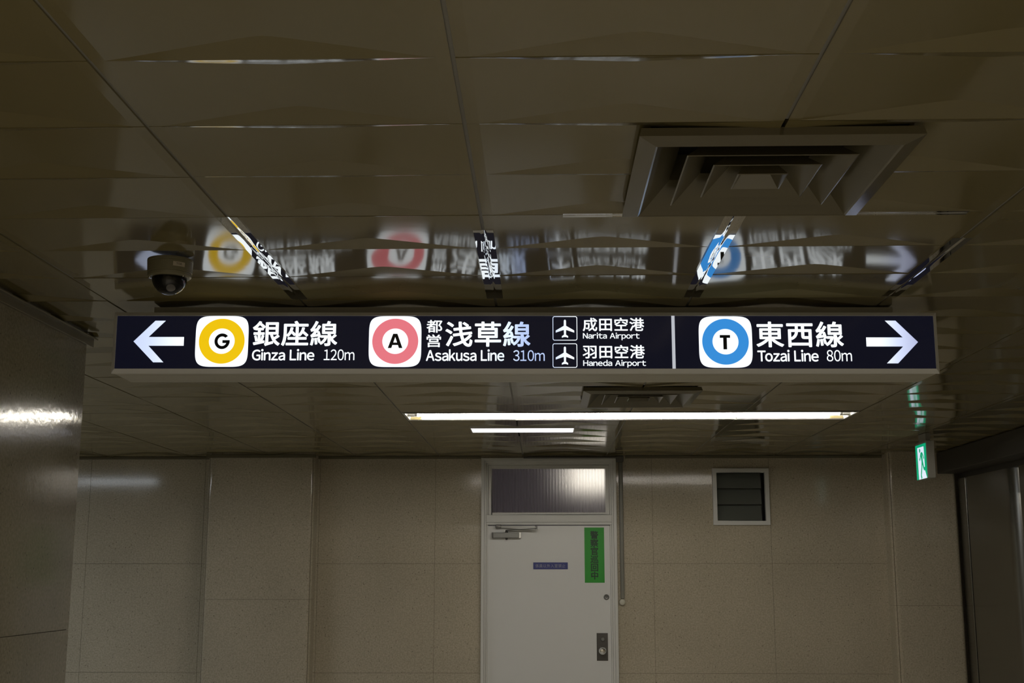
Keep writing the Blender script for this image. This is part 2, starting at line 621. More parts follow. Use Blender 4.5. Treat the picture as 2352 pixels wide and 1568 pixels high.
# stainless panels
sp = empty('steel_door', (XR, 7.7, 0))
tag(sp, 'brushed stainless steel double door at the right edge beside the far stone pillar', 'door')
def sheet(y0, y1, round_r, z1=2.250, x=0.0):
    """door panel: flat face towards -x with a rounded near edge"""
    n = 10
    prof = [(x + round_r + 0.02, y1 - 7.7), (x, y1 - 7.7)]
    for i in range(n + 1):
        a = PI + PI / 2 * i / n
        prof.append((x + round_r + round_r * math.cos(a), y0 - 7.7 + round_r + round_r * math.sin(a)))
    prof.append((x + round_r + 0.02, y0 - 7.7))
    return MB().prism(prof, 'z', 0.004, z1, True)
o = sheet(8.672, 8.826, 0.004).build('jamb', M['steel'], sp)
o = sheet(7.785, 8.664, 0.15, x=0.006).build('door_panel', M['steel'], sp)
o = sheet(6.60, 7.700, 0.15, x=0.006).build('door_panel', M['steel'], sp)
MB().box(0.18, 0.20, -2.4, 1.12, 0.004, 2.25).build('door_pocket', M['void'], sp)
o = sheet(5.21, 6.59, 0.004).build('jamb', M['steel'], sp)

# ------------------------------------------------------------------ ceiling: embossed enamel panels
VC1, VC2 = (0.459, 2.521), (0.459, 5.880)
VHALF = 0.268
LIGHT2 = (-0.425, 0.187, 7.175, 7.40)


def make_ceiling():
    bm = bmesh.new()
    gx, gy, fl = 0.0040, 0.0007, 0.024
    d1, d2, l1, s2 = 0.0165, 0.0127, 0.060, 0.182
    us = [-1, -0.86, -0.72, -0.58, -0.44, -0.32, -0.2, -0.12, -0.06, 0, 0.06, 0.12, 0.2, 0.32, 0.44, 0.58, 0.72, 0.86, 1]
    def h(u, d):
        return d * (1 - math.sqrt(u * u + 0.0035) + 0.0) if abs(u) < 0.999 else 0.0
    holes = [(VC1[0] - VHALF + .02, VC1[0] + VHALF - .02, VC1[1] - VHALF + .02, VC1[1] + VHALF - .02),
             (VC2[0] - VHALF + .02, VC2[0] + VHALF - .02, VC2[1] - VHALF + .02, VC2[1] + VHALF - .02), LIGHT2]
    troffer_cells = {(k, 15) for k in (-1, 0, 1, 2)}
    rng = random.Random(4)
    for k in range(-11, 6):
        for r in range(-17, 24):
            x0, x1 = COLX0 + k * COLW + gx, COLX0 + (k + 1) * COLW - gx
            y0, y1 = ROWY0 + r * ROWH + gy, ROWY0 + (r + 1) * ROWH - gy
            if (k, r) in troffer_cells or y0 < YN or x1 > XR + 0.45 or (x1 < LX - 0.05 and y1 < LY - 0.05):
                continue
            dz = rng.uniform(-0.0009, 0.0009)
            tilt = rng.uniform(-0.0006, 0.0006)
            cx, hw, dy = (x0 + x1) / 2, (x1 - x0) / 2 - fl, y1 - y0
            vmap = []
            for u in us:
                a, c = max(h(u, d1), 0), max(h(u, d2), 0)
                v1, v2 = max(l1 * a / d1, 0.0018), max(c / s2, 0.0015)
                x = cx + u * hw
                vmap.append([bm.verts.new((x, yy, HC + zz + dz + tilt * ((yy - y0) / dy - 0.5)))
                             for yy, zz in ((y0, 0), (y0 + v1 * 0.133, 0.424 * a), (y0 + v1 * 0.42, 0.65 * a), (y0 + v1 * 0.71, 0.84 * a), (y0 + v1, a), (y1 - v2, c), (y1, 0))])
            # flat flanges left and right, and turned-up edges all round
            fL = [bm.verts.new((x0, v.co.y, v.co.z)) for v in vmap[0]]
            fR = [bm.verts.new((x1, v.co.y, v.co.z)) for v in vmap[-1]]
            cols_ = [fL] + vmap + [fR]
            fs = []
            for i in range(len(cols_) - 1):
                for j in range(6):
                    f = bm.faces.new((cols_[i][j], cols_[i][j + 1], cols_[i + 1][j + 1], cols_[i + 1][j]))
                    f.smooth = True
                    fs.append(f)
            for i in range(len(cols_) - 1):
                for j in (1, 4, 5):
                    e = bm.edges.get((cols_[i][j], cols_[i + 1][j]))
                    e.smooth = False
            for j in range(6):
                for cc in (1, len(cols_) - 2):
                    bm.edges.get((cols_[cc][j], cols_[cc][j + 1])).smooth = False
            loop = [c[0] for c in cols_] + fR[1:6] + [c[6] for c in reversed(cols_)] + fL[5:0:-1]
            ups = [bm.verts.new((v.co.x, v.co.y, HC + 0.014)) for v in loop]
            n = len(loop)
            for i in range(n):
                bm.faces.new((loop[i], ups[i], ups[(i + 1) % n], loop[(i + 1) % n]))
                bm.edges.get((loop[i], loop[(i + 1) % n])).smooth = False
    for hx0, hx1, hy0, hy1 in holes:
        near = [f for f in bm.faces if hx0 - 0.7 < f.calc_center_median().x < hx1 + 0.7 and hy0 - 0.4 < f.calc_center_median().y < hy1 + 0.4]
        for co, no in (((hx0, 0, 0), (1, 0, 0)), ((hx1, 0, 0), (1, 0, 0)), ((0, hy0, 0), (0, 1, 0)), ((0, hy1, 0), (0, 1, 0))):
            near = [f for f in near if f.is_valid]
            geo = near + list({e for f in near for e in f.edges}) + list({v for f in near for v in f.verts})
            rr = bmesh.ops.bisect_plane(bm, geom=geo, plane_co=co, plane_no=no, dist=1e-5)
            near = list({f for f in near if f.is_valid} | {q for q in rr['geom'] if isinstance(q, bmesh.types.BMFace)})
        dead = [f for f in bm.faces if hx0 < f.calc_center_median().x < hx1 and hy0 < f.calc_center_median().y < hy1]
        bmesh.ops.delete(bm, geom=dead, context='FACES')
    for f in bm.faces:
        f.normal_update()
        if f.normal.z > 0.5:
            f.normal_flip()
    me = bpy.data.meshes.new('ceiling')
    bm.to_mesh(me)
    bm.free()
    me.materials.append(M['panel'])
    o = bpy.data.objects.new('ceiling', me)
    col.objects.link(o)
    return struct(o)


ceiling = make_ceiling()
run = MB()
for k in range(-10, 6):
    for r in range(-16, 24):
        x, y0 = COLX0 + k * COLW, ROWY0 + r * ROWH
        ym = y0 + ROWH / 2
        if (k in (0, 1, 2) and r == 15) or (k == 1 and min(abs(ym - VC1[1]), abs(ym - VC2[1])) < 0.40) or (k == 0 and r in (16, 17, 18)):
            continue
        if x > XR or (x < LX and y0 < LY) or y0 < YN or y0 + ROWH > YF:
            continue
        run.box(x - 0.012, x + 0.012, y0, y0 + ROWH, HC + 0.004, HC + 0.006)
run.build('seam_runner', M['runner'], ceiling)
MB().box(XL - 0.2, XR + 0.6, YN - 0.2, YF + 0.2, HC + 0.17, HC + 0.25).build('slab', M['void'], ceiling)


# ------------------------------------------------------------------ clear tape over the ceiling seams
def tape(name, x, y0, y1, label, along='y', width=0.05, seed=1, amp=0.00045):
    rng = random.Random(seed)
    ny, nx = int((y1 - y0) / 0.006), 22
    ph = [(rng.uniform(0, 6.28), rng.uniform(18, 120), rng.uniform(0.2, 1)) for _ in range(9)]
    mb = MB()
    vs = []
    for j in range(ny + 1):
        s = y0 + (y1 - y0) * j / ny
        for i in range(nx + 1):
            w = (i / nx - 0.5) * width
            core = math.exp(-(w / (width * 0.075)) ** 2)
            wob = sum(a * math.sin(f * s + p + (40 + f) * w * (1 if f > 60 else 3)) for p, f, a in ph) / 4
            z = HC - 0.0022 + core * (0.0012 + amp * wob) + 0.00012 * math.sin(9 * s + 3 * x) 
            z = min(z, HC + 0.004)
            vs.append((x + w, s, z) if along == 'y' else (s, x + w, z))
    fs = [(j * (nx + 1) + i, j * (nx + 1) + i + 1, (j + 1) * (nx + 1) + i + 1, (j + 1) * (nx + 1) + i) for j in range(ny) for i in range(nx)]
    mb.add(vs, fs, True)
    o = mb.build(name, M['tape'])
    return tag(o, label, 'tape', 'clear tape strips on the ceiling seams')


tape('sealing_tape', -0.749, 2.82, 3.72, 'clear wrinkled tape on the ceiling seam above the yellow ring badge', seed=3)
tape('sealing_tape', -0.145, 2.95, 3.72, 'clear wrinkled tape on the ceiling seam between the pink badge and the airport names', seed=8)
tape('sealing_tape', 0.459, 2.80, 3.72, 'clear wrinkled tape on the ceiling seam reflecting the blue ring badge', seed=11, amp=0.0003)
tape('sealing_tape', 1.063, 3.05, 3.72, 'clear wrinkled tape on the ceiling seam above the right-pointing arrow', seed=21)
tape('sealing_tape', 2.8255, 0.05, 1.0, 'clear tape running crosswise along the ceiling joint behind the large square vent', along='x', width=0.03, seed=33, amp=0.0006)

# ------------------------------------------------------------------ square ceiling diffusers
def make_vent(cx, cy, label):
    root = empty('ceiling_vent', (cx, cy, HC))
    tag(root, label, 'vent', 'square ceiling vents')
    def ring(name, prof, parent, m=M['vent']):
        """square ring: profile of (half size, z) swept round four mitred corners"""
        mb = MB()
        vs, fs = [], []
        n = len(prof)
        for a, zz in prof:
            vs += [(-a, -a, zz), (a, -a, zz), (a, a, zz), (-a, a, zz)]
        for k in range(n):
            for c in range(4):
                d = (c + 1) % 4
                kk = (k + 1) % n
                fs.append((k * 4 + c, k * 4 + d, kk * 4 + d, kk * 4 + c))
        mb.add(vs, fs)
        return mb.build(name, m, parent)
    o = VHALF
    ring('frame', [(o, 0.0015), (o + 0.004, -0.016), (o - 0.030, -0.026), (o - 0.034, -0.024), (o - 0.098, 0.040), (o - 0.098, 0.10), (o - 0.09, 0.10), (o - 0.092, 0.044), (o - 0.03, -0.016), (o - 0.012, -0.006)], root)
    for a, zb in ((0.170, -0.020), (0.110, -0.020), (0.052, -0.020)):
        ring('louvre', [(a, zb), (a - 0.058 if a > 0.06 else a - 0.038, zb + 0.055), (a - 0.061 if a > 0.06 else a - 0.041, zb + 0.055), (a - 0.003, zb - 0.001)], root)
    MB().box(-0.19, 0.19, -0.19, 0.19, 0.101, 0.104).build('duct', M['void'], root)
    return root


make_vent(*VC1, 'large square olive ceiling vent with nested louvres nearest the camera')
make_vent(*VC2, 'smaller-looking square ceiling vent behind the sign, just before the long lit tube')

# ------------------------------------------------------------------ fluorescent fittings
def make_troffer(x0, x1, y0, y1, label, depth=0.062, lampholders=True, tube_r=0.016, name='ceiling_light'):
    root = empty(name, ((x0 + x1) / 2, (y0 + y1) / 2, HC))
    tag(root, label, 'light fitting', 'fluorescent ceiling lights')
    hx, hy = (x1 - x0) / 2, (y1 - y0) / 2
    mb = MB()
    t, lip = 0.0012, 0.010
    a, c = hx, hy
    lip = 0.003
    # recessed tray with sloping sides
    ix, iy = hx - 0.012, hy - 0.012
    tx, ty = hx - 0.030, hy - 0.075
    rings = [(a, c, -0.001), (a, c, -lip), (ix, iy, -lip), (tx, ty, depth), (0, 0, depth)]
    vs, fs = [], []
    for rx, ry, z in rings[:-1]:
        vs += [(-rx, -ry, z), (rx, -ry, z), (rx, ry, z), (-rx, ry, z)]
    for k in range(3):
        for q in range(4):
            d = (q + 1) % 4
            fs.append((k * 4 + q, k * 4 + d, k * 4 + 4 + d, k * 4 + 4 + q))
    fs.append((12, 13, 14, 15))
    mb.add(vs, fs)
    mb.build('tray', M['reflector'], root)
    MB().tube((-hx + 0.055, 0, 0.0185), (hx - 0.055, 0, 0.0185), tube_r, n=20).build('tube', M['tube'], root)
    for s in (-1, 1):
        h = MB().box(min(s * (hx - 0.012), s * (hx - 0.052)), max(s * (hx - 0.012), s * (hx - 0.052)), -0.017, 0.017, 0.002, 0.056)
        h.tube((s * (hx - 0.052), 0, 0.0195), (s * (hx - 0.066), 0, 0.0195), 0.019, n=18)
        h.build('lampholder', M['white_paint'], root, bevel=0.002)
    return root


TY0, TY1 = ROWY0 + 15 * ROWH + 0.02, ROWY0 + 16 * ROWH + 0.03
make_troffer(COLX0 - COLW + 0.004, COLX0 + 3 * COLW - 0.004, TY0, TY1, 'long glowing fluorescent tube light recessed in the ceiling behind the sign')
# short fitting with a lens
root = empty('ceiling_light', ((LIGHT2[0] + LIGHT2[1]) / 2, (LIGHT2[2] + LIGHT2[3]) / 2, HC))
tag(root, 'short lit ceiling light with a flat lens just above the door', 'light fitting', 'fluorescent ceiling lights')
hx, hy = (LIGHT2[1] - LIGHT2[0]) / 2, (LIGHT2[3] - LIGHT2[2]) / 2
mb = MB()
for x0, x1, y0, y1 in ((-hx, hx, -hy, -hy + .006), (-hx, hx, hy - .006, hy), (-hx, -hx + .006, -hy + .006, hy - .006), (hx - .006, hx, -hy + .006, hy - .006)):
    mb.box(x0, x1, y0, y1, -0.006, 0.06)
mb.box(-hx, hx, -hy, hy, 0.06, 0.064)
mb.build('housing', M['white_paint'], root)
MB().box(-hx + .007, hx - .007, -hy + .007, hy - .007, -0.005, -0.001).build('lens', M['lens'], root)

# ------------------------------------------------------------------ hanging backlit direction sign
SG = empty('direction_sign', (-0.15537, 3.74729, 2.298), math.radians(1.427))
tag(SG, 'long backlit black direction sign with three coloured ring badges and white arrows', 'sign')
U0, U1, V0, V1 = -1.1725, 1.3785, -0.0958, 0.0968
BZ = 0.0135
# housing with two fine grooves along the underside
mb = MB()
mb.box(U0 + 0.004, U1 - 0.004, 0.012, 0.062, V0 + 0.003, V1 - 0.012)
mb.box(U0 + 0.004, U1 - 0.004, 0.065, 0.168, V0 + 0.003, V1 - 0.012)
mb.box(U0 + 0.004, U1 - 0.004, 0.171, 0.205, V0 + 0.003, V1 - 0.012)
mb.box(U0 + 0.010, U1 - 0.010, 0.013, 0.200, V0 + 0.010, V1 - 0.016)
mb.build('housing', M['sign_housing'], SG)
# bezel: four mitred rails
def rail(p):
    (a, b_, c, d) = p
    edge = lambda q: abs(q[0] - U0) < 1e-6 or abs(q[0] - U1) < 1e-6
    f = [(q[0], 0.0105 if edge(q) else -0.004, q[1]) for q in p]
    bk = [(q[0], 0.014, q[1]) for q in p]
    return MB().add(f + bk, [(0, 1, 2, 3), (7, 6, 5, 4), (0, 4, 5, 1), (1, 5, 6, 2), (2, 6, 7, 3), (3, 7, 4, 0)])
e_ = 0.0002
for p in ([(U0, V1), (U1, V1), (U1 - BZ, V1 - BZ), (U0 + BZ, V1 - BZ)], [(U0, V0), (U0 + BZ, V0 + BZ), (U1 - BZ, V0 + BZ), (U1, V0)],
          [(U0, V0), (U0, V1), (U0 + BZ, V1 - BZ), (U0 + BZ, V0 + BZ)], [(U1, V0), (U1 - BZ, V0 + BZ), (U1 - BZ, V1 - BZ), (U1, V1)]):
    rail(p).build('bezel', M['sign_bezel'], SG, bevel=0.0008)
MB().box(U0 + BZ, U1 - BZ, 0.0, 0.011, V0 + BZ, V1 - BZ).build('face_panel', M['sign_black'], SG)
MB().box(-1.076, 1.273, 0.10, 0.19, V1 - 0.012, HC - 2.298 - 0.0025).build('mounting_bar', M['sign_housing'], SG)
EY = -0.0004
flat_poly('arrow', [[(-1.1051, 0.0031), (-1.0408, 0.0681), (-1.0088, 0.0681), (-1.0593, 0.017), (-0.950, 0.017), (-0.950, -0.0105), (-1.0585, -0.0105), (-1.0099, -0.0622), (-1.0414, -0.0622)]], M['sign_white'], SG, y=EY)
flat_poly('arrow', [[(1.3139, 0.001), (1.248, 0.0683), (1.2152, 0.0683), (1.2677, 0.0156), (1.1545, 0.0156), (1.1545, -0.0128), (1.2674, -0.0128), (1.2145, -0.0655), (1.2491, -0.0655)]], M['sign_white'], SG, y=EY)


def badge(sq, ring, inn, letter, lbox, m, off):
    q = flat_poly('line_badge', [squircle(*sq)], M['sign_white'], SG, y=EY)
    cx, cz = (ring[0] + ring[2]) / 2, (ring[1] + ring[3]) / 2
    ro = (ring[2] - ring[0] + ring[3] - ring[1]) / 4
    ri = (inn[2] - inn[0] + inn[3] - inn[1]) / 4
    flat_poly('ring', [circle(cx, cz, ro), circle(cx, cz, ri)], m, q, y=EY - 0.0008)
    return q, cx, cz


q, cx, cz = badge((-0.914, -0.0764, -0.7513, 0.0828), (-0.9027, -0.0674, -0.7629, 0.0748), (-0.8722, -0.0366, -0.7934, 0.0436), 'G', None, M['sign_yellow'], 0)
# the letter G: broad geometric arc with a bar
def letter_g(cx, cz, rx, rz, w):
    out, inn = [], []
    for i in range(41):
        t = math.radians(42 + (345 - 42) * i / 40)
        out.append((cx + rx * math.cos(t), cz + rz * math.sin(t)))
        t2 = math.radians(46 + (352 - 46) * i / 40)
        inn.append((cx + (rx - w) * math.cos(t2), cz + (rz - w) * math.sin(t2)))
    bar_t, bar_b = cz + 0.0035, cz - 0.0055
    out_end = [(cx + rx, cz - 0.004), (cx + rx, bar_t), (cx + 0.001, bar_t), (cx + 0.001, bar_b), (cx + rx - w - 0.0005, bar_b)]
    return out[:-1] + out_end + list(reversed(inn[:-2]))
flat_poly('letter', [letter_g(-0.8318, 0.0034, 0.0234, 0.0245, 0.0096)], M['sign_letter'], q, y=EY - 0.0008)
q, cx, cz = badge((-0.3794, -0.077, -0.2176, 0.0824), (-0.3683, -0.0681, -0.2276, 0.075), (-0.3375, -0.0369, -0.2583, 0.0436), 'A', None, M['sign_pink'], 0)
ax, ay, bx, by = -0.3207, -0.0179, -0.2756, 0.0268
mid = (ax + bx) / 2
flat_poly('letter', [[(ax, ay), (mid - 0.0065, by), (mid + 0.0065, by), (bx, ay), (bx - 0.0108, ay), (bx - 0.0140, ay + 0.0095), (ax + 0.0140, ay + 0.0095), (ax + 0.0108, ay)],
                     [(mid - 0.0058, ay + 0.0172), (mid + 0.0058, ay + 0.0172), (mid, ay + 0.0345)]], M['sign_letter'], q, y=EY - 0.0008)
q, cx, cz = badge((0.6384, -0.0792, 0.8027, 0.0818), (0.6486, -0.07, 0.7918, 0.0741), (0.6799, -0.0384, 0.7601, 0.0417), 'T', None, M['sign_blue'], 0)
ax, ay, bx, by = 0.7030, -0.022, 0.7348, 0.0229
mid = (ax + bx) / 2
flat_poly('letter', [[(ax, by), (bx, by), (bx, by - 0.0088), (mid + 0.0056, by - 0.0088), (mid + 0.0056, ay), (mid - 0.0056, ay), (mid - 0.0056, by - 0.0088), (ax, by - 0.0088)]], M['sign_letter'], q, y=EY - 0.0008)

WT = M['sign_white']
def put(name, body, box, off=0.0, sp_=1.0):
    text_mesh(name, body, box, WT, SG, off, EY, spacing=sp_)
put('line_name', '銀座線', (-0.7385, -0.0116, -0.4768, 0.0677), 0.018, 1.03)
put('line_name', 'Ginza Line', (-0.7384, -0.0567, -0.5462, -0.0206), 0.020)
put('distance', '120m', (-0.5172, -0.056, -0.4231, -0.022), 0.003)
put('line_prefix', '都', (-0.2022, 0.0305, -0.1533, 0.0705), 0.014)
put('line_prefix', '営', (-0.2016, -0.015, -0.1569, 0.0248), 0.014)
put('line_name', '浅草線', (-0.1439, -0.0138, 0.119, 0.0656), 0.018, 1.03)
put('line_name', 'Asakusa Line', (-0.203, -0.0584, 0.0382, -0.0215), 0.020)
put('distance', '310m', (0.0658, -0.0584, 0.1627, -0.0244), 0.003)
put('airport_name', '成田空港', (0.2805, 0.035, 0.4705, 0.0775), 0.016, 1.05)
put('airport_name', 'Narita Airport', (0.2809, 0.0069, 0.4557, 0.0305), 0.016)
put('airport_name', '羽田空港', (0.2796, -0.0503, 0.4708, -0.0081), 0.016, 1.05)
put('airport_name', 'Haneda Airport', (0.2808, -0.0786, 0.474, -0.0547), 0.016)
put('line_name', '東西線', (0.8156, -0.0155, 1.0853, 0.0656), 0.018, 1.06)
put('line_name', 'Tozai Line', (0.8173, -0.0601, 1.0053, -0.0231), 0.020)
put('distance', '80m', (1.0305, -0.0594, 1.1079, -0.0239), 0.003)
MB().box(0.5550, 0.5648, -0.0022, -0.0002, V0 + BZ + 0.0003, V1 - BZ - 0.0003).build('divider', M['divider'], SG)
PLANE = [(0, 1), (0.035, 0.985), (0.058, 0.94), (0.062, 0.66), (0.5, 0.40), (0.5, 0.285), (0.062, 0.435), (0.052, 0.17), (0.17, 0.085), (0.17, 0.0), (0.03, 0.045), (0, 0.035)]
PLANE = PLANE + [(-x, z) for x, z in reversed(PLANE[1:-1])]
for (x0, z0, x1, z1), (px0, pz0, px1, pz1) in (((0.1875, 0.0061, 0.2636, 0.082), (0.1971, 0.0146, 0.254, 0.0714)), ((0.187, -0.079, 0.2628, -0.0033), (0.1966, -0.0697, 0.2532, -0.013))):
    w = 0.0019
    q = flat_poly('pictogram_frame', [rrect(x0, z0, x1, z1, 0.006), rrect(x0 + w, z0 + w, x1 - w, z1 - w, 0.0045)], WT, SG, y=EY)
    cxp = (px0 + px1) / 2
    flat_poly('aeroplane', [[(cxp + x * (px1 - px0), pz0 + z * (pz1 - pz0)) for x, z in PLANE]], WT, q, y=EY)

# ------------------------------------------------------------------ dome camera
DC = empty('dome_camera', (-1.008, 3.236, HC))
tag(DC, 'cream dome security camera with a smoked bubble on the ceiling left of the sign', 'camera')
MB().lathe([(0.0, 0), (0.0600, 0), (0.0605, -0.003), (0.0605, -0.007), (0.0595, -0.0078), (0.0595, -0.0088), (0.0603, -0.0095), (0.0590, -0.036), (0.0578, -0.037), (0.0578, -0.038), (0.0586, -0.039), (0.0572, -0.046), (0.0535, -0.0495), (0.047, -0.0500), (0.0465, -0.045), (0.0, -0.045)],
           (0, 0, 0), n=56).build('housing', M['camera_body'], DC)
MB().lathe([(0.0465 * math.cos(i / 16 * PI / 2), -0.049 - 0.0465 * math.sin(i / 16 * PI / 2)) for i in range(17)] , (0, 0, 0), n=56).build('bubble', M['dome'], DC)
mb = MB().lathe([(0.0, -0.046), (0.036, -0.046), (0.037, -0.052), (0.033, -0.070), (0.024, -0.080), (0.0, -0.083)], (0, 0, 0), n=32)
cam_core = mb.build('camera_module', M['black'], DC)
MB().tube((0.008, -0.012, -0.066), (0.013, -0.026, -0.082), 0.011, 0.012, n=20).build('lens', M['chrome'], DC)
for a in (200, 330):
    t_ = math.radians(a)
    MB().lathe([(0, -0.053), (0.0035, -0.0525), (0.004, -0.049)], (0.0515 * math.cos(t_), 0.0515 * math.sin(t_), 0), n=14).build('screw', M['chrome'], DC)
# curved maker's tag
mb = MB()
vs, fs = [], []
for i in range(9):
    t_ = math.radians(-66 + 32 * i / 8)
    for z, rr in ((-0.0155, 0.0606), (-0.0275, 0.0602)):
        vs.append((rr * math.cos(t_), rr * math.sin(t_), z))
for i in range(8):
    fs.append((2 * i, 2 * i + 1, 2 * i + 3, 2 * i + 2))
tg = mb.add(vs, fs, True).build('maker_tag', M['tag'], DC)
tx = text_mesh('tag_lettering', 'TOA', (0.25, -0.0238, 0.72, -0.0182), M['dark_metal'], tg, 0.015)
for v in tx.data.vertices:
    t_ = math.radians(-66 + 32 * v.co.x)
    v.co = (0.0608 * math.cos(t_), 0.0608 * math.sin(t_), v.co.z)

# ------------------------------------------------------------------ emergency exit sign (faces left)
ES = empty('exit_sign', (2.306, 7.605, 2.16))
tag(ES, 'green and white lit running-man exit sign hanging from the ceiling at right', 'sign')
MB().box(0.0008, 0.052, -0.105, 0.105, 0.0, 0.225).build('housing', M['exit_grey'], ES, bevel=0.003)
MB().box(0.012, 0.040, -0.07, 0.07, 0.225, HC - 2.16).build('mounting_bracket', M['exit_grey'], ES)
def to_face(o):
    for v in o.data.vertices:
        x, y, z = v.co
        v.co = (y, 0.105 - x, z)         # local x across -> from far (left) to near (right)
    return o
S = 0.21
def P(a, b_): return (a * S, b_ * S)
to_face(flat_poly('green_face', [[P(0, 0), P(1, 0), P(1, 1), P(0, 1)]], M['exit_green'], ES, y=0.0))
to_face(flat_poly('doorway', [[P(.22, 0.0), P(.97, 0.0), P(.90, .10), P(.82, .22), P(.80, .92), P(.20, .92)]], M['exit_white'], ES, y=-0.0008))
def stroke(pts, w):
    L_, R_ = [], []
    for i, p in enumerate(pts):
        a = Vector(pts[max(i - 1, 0)]); c = Vector(pts[min(i + 1, len(pts) - 1)])
        d = (c - a).normalized()
        nrm = Vector((-d.y, d.x)) * w / 2
        L_.append(tuple(Vector(p) + nrm)); R_.append(tuple(Vector(p) - nrm))
    return L_ + R_[::-1]
man = []
bm_parts = [circle(.43 * S, .825 * S, .06 * S, .062 * S, 24),
            stroke([P(.36, .545), P(.44, .60), P(.52, .73), P(.64, .74), P(.72, .66), P(.78, .56)], .07 * S),
            stroke([P(.55, .74), P(.60, .58), P(.63, .47)], .135 * S),
            stroke([P(.64, .50), P(.70, .36), P(.76, .275), P(.92, .275)], .10 * S),
            stroke([P(.60, .50), P(.56, .32), P(.49, .16), P(.46, .10), P(.52, .01)], .09 * S)]
mbm = MB()
fig = None
bmx = bmesh.new()
for k, lp in enumerate(bm_parts):
    vs_ = [bmx.verts.new((p[0], -0.0018 - 0.0001 * k, p[1])) for p in lp]
    ed = [bmx.edges.new((vs_[i], vs_[(i + 1) % len(vs_)])) for i in range(len(vs_))]
    bmesh.ops.triangle_fill(bmx, use_beauty=True, edges=ed)
me = bpy.data.meshes.new('running_man')
bmx.to_mesh(me); bmx.free()
me.materials.append(M['exit_green'])
o = bpy.data.objects.new('running_man', me); col.objects.link(o); o.parent = ES
to_face(o)

# ------------------------------------------------------------------ door with transom
DR = empty('door_1', (0.0, YF, 0.0))
tag(DR, 'pale grey steel door with ribbed glass transom in the far wall', 'door', None, 'structure')
F0, F1 = -0.444, 0.526
LF0, LF1 = -0.399, 0.478
def bars(mb, x0, x1, z0, z1, w, y0, y1):
    mb.box(x0, x0 + w, y0, y1, z0, z1).box(x1 - w, x1, y0, y1, z0, z1).box(x0 + w, x1 - w, y0, y1, z1 - w, z1)
    return mb
mb = MB()
bars(mb, F0, F1, 0.0, 2.416, 0.022, -0.040, 0.10)
bars(mb, F0 + 0.022, F1 - 0.022, 0.0, 2.394, 0.014, -0.026, 0.10)
bars(mb, F0 + 0.036, F1 - 0.036, 0.0, 2.380, 0.012, -0.012, 0.10)
mb.box(F0 + 0.036, F1 - 0.036, -0.034, 0.10, 1.956, 2.008)       # transom rail
mb.box(F0 + 0.036, F1 - 0.036, -0.024, 0.10, 1.938, 1.956)
mb.build('frame', M['frame_paint'], DR, bevel=0.002)
tr = MB()
TX0, TX1, TZ0, TZ1 = F0 + 0.049, F1 - 0.049, 2.009, 2.366
w = 0.026
for x0, x1, z0, z1 in ((TX0, TX0 + w, TZ0, TZ1), (TX1 - w, TX1, TZ0, TZ1), (TX0 + w, TX1 - w, TZ1 - w, TZ1), (TX0 + w, TX1 - w, TZ0, TZ0 + 0.018)):
    tr.box(x0, x1, -0.012, 0.05, z0, z1)
tr = tr.build('transom_sash', M['frame_paint'], DR, bevel=0.003)
MB().box(TX0 + w - 0.004, TX1 - w + 0.004, 0.012, 0.017, TZ0 + 0.014, TZ1 - w + 0.004).build('pane', M['pane'], tr)
leaf = MB().box(LF0, LF1, 0.0, 0.04, 0.008, 1.932).build('leaf', M['door_paint'], DR, bevel=0.002)
plate = MB().box(0.374, 0.453, -0.003, 0.0, 0.992, 1.182).build('lock_plate', M['dark_metal'], leaf, bevel=0.001)
mb = MB().lathe([(0.0, -0.012), (0.012, -0.012), (0.014, -0.008), (0.014, 0.0)], (0.4165, -0.003, 1.140), 'y', 24)
mb.build('cylinder_lock', M['grey_metal'], leaf)
mb = MB().lathe([(0.0, -0.062), (0.008, -0.062), (0.018, -0.060), (0.025, -0.052), (0.027, -0.042), (0.024, -0.030), (0.014, -0.022), (0.012, -0.010), (0.022, -0.006), (0.022, 0.0)], (0.413, -0.003, 1.062), 'y', 32)
mb.build('knob', M['chrome'], leaf)
mb = MB().lathe([(0.0, -0.004), (0.006, -0.004), (0.007, -0.009), (0.013, -0.010), (0.018, -0.007), (0.020, 0.0)], (0.447, 0.0, 1.430), 'y', 28)
mb.build('deadlock', M['grey_metal'], leaf)
# lit room behind the transom
room = MB()
room.box(-0.9, 1.0, 1.5, 1.55, 0, 2.45).box(-0.95, -0.9, 0.17, 1.5, 0, 2.45).box(1.0, 1.05, 0.17, 1.5, 0, 2.45).box(-0.95, 1.05, 0.17, 1.55, 2.45, 2.5)
room.build('room_lining', M['room_wall'], DR)
MB().box(0.20, 0.60, 0.40, 0.50, 2.215, 2.40).build('room_lamp', M['inner_lamp'], DR)

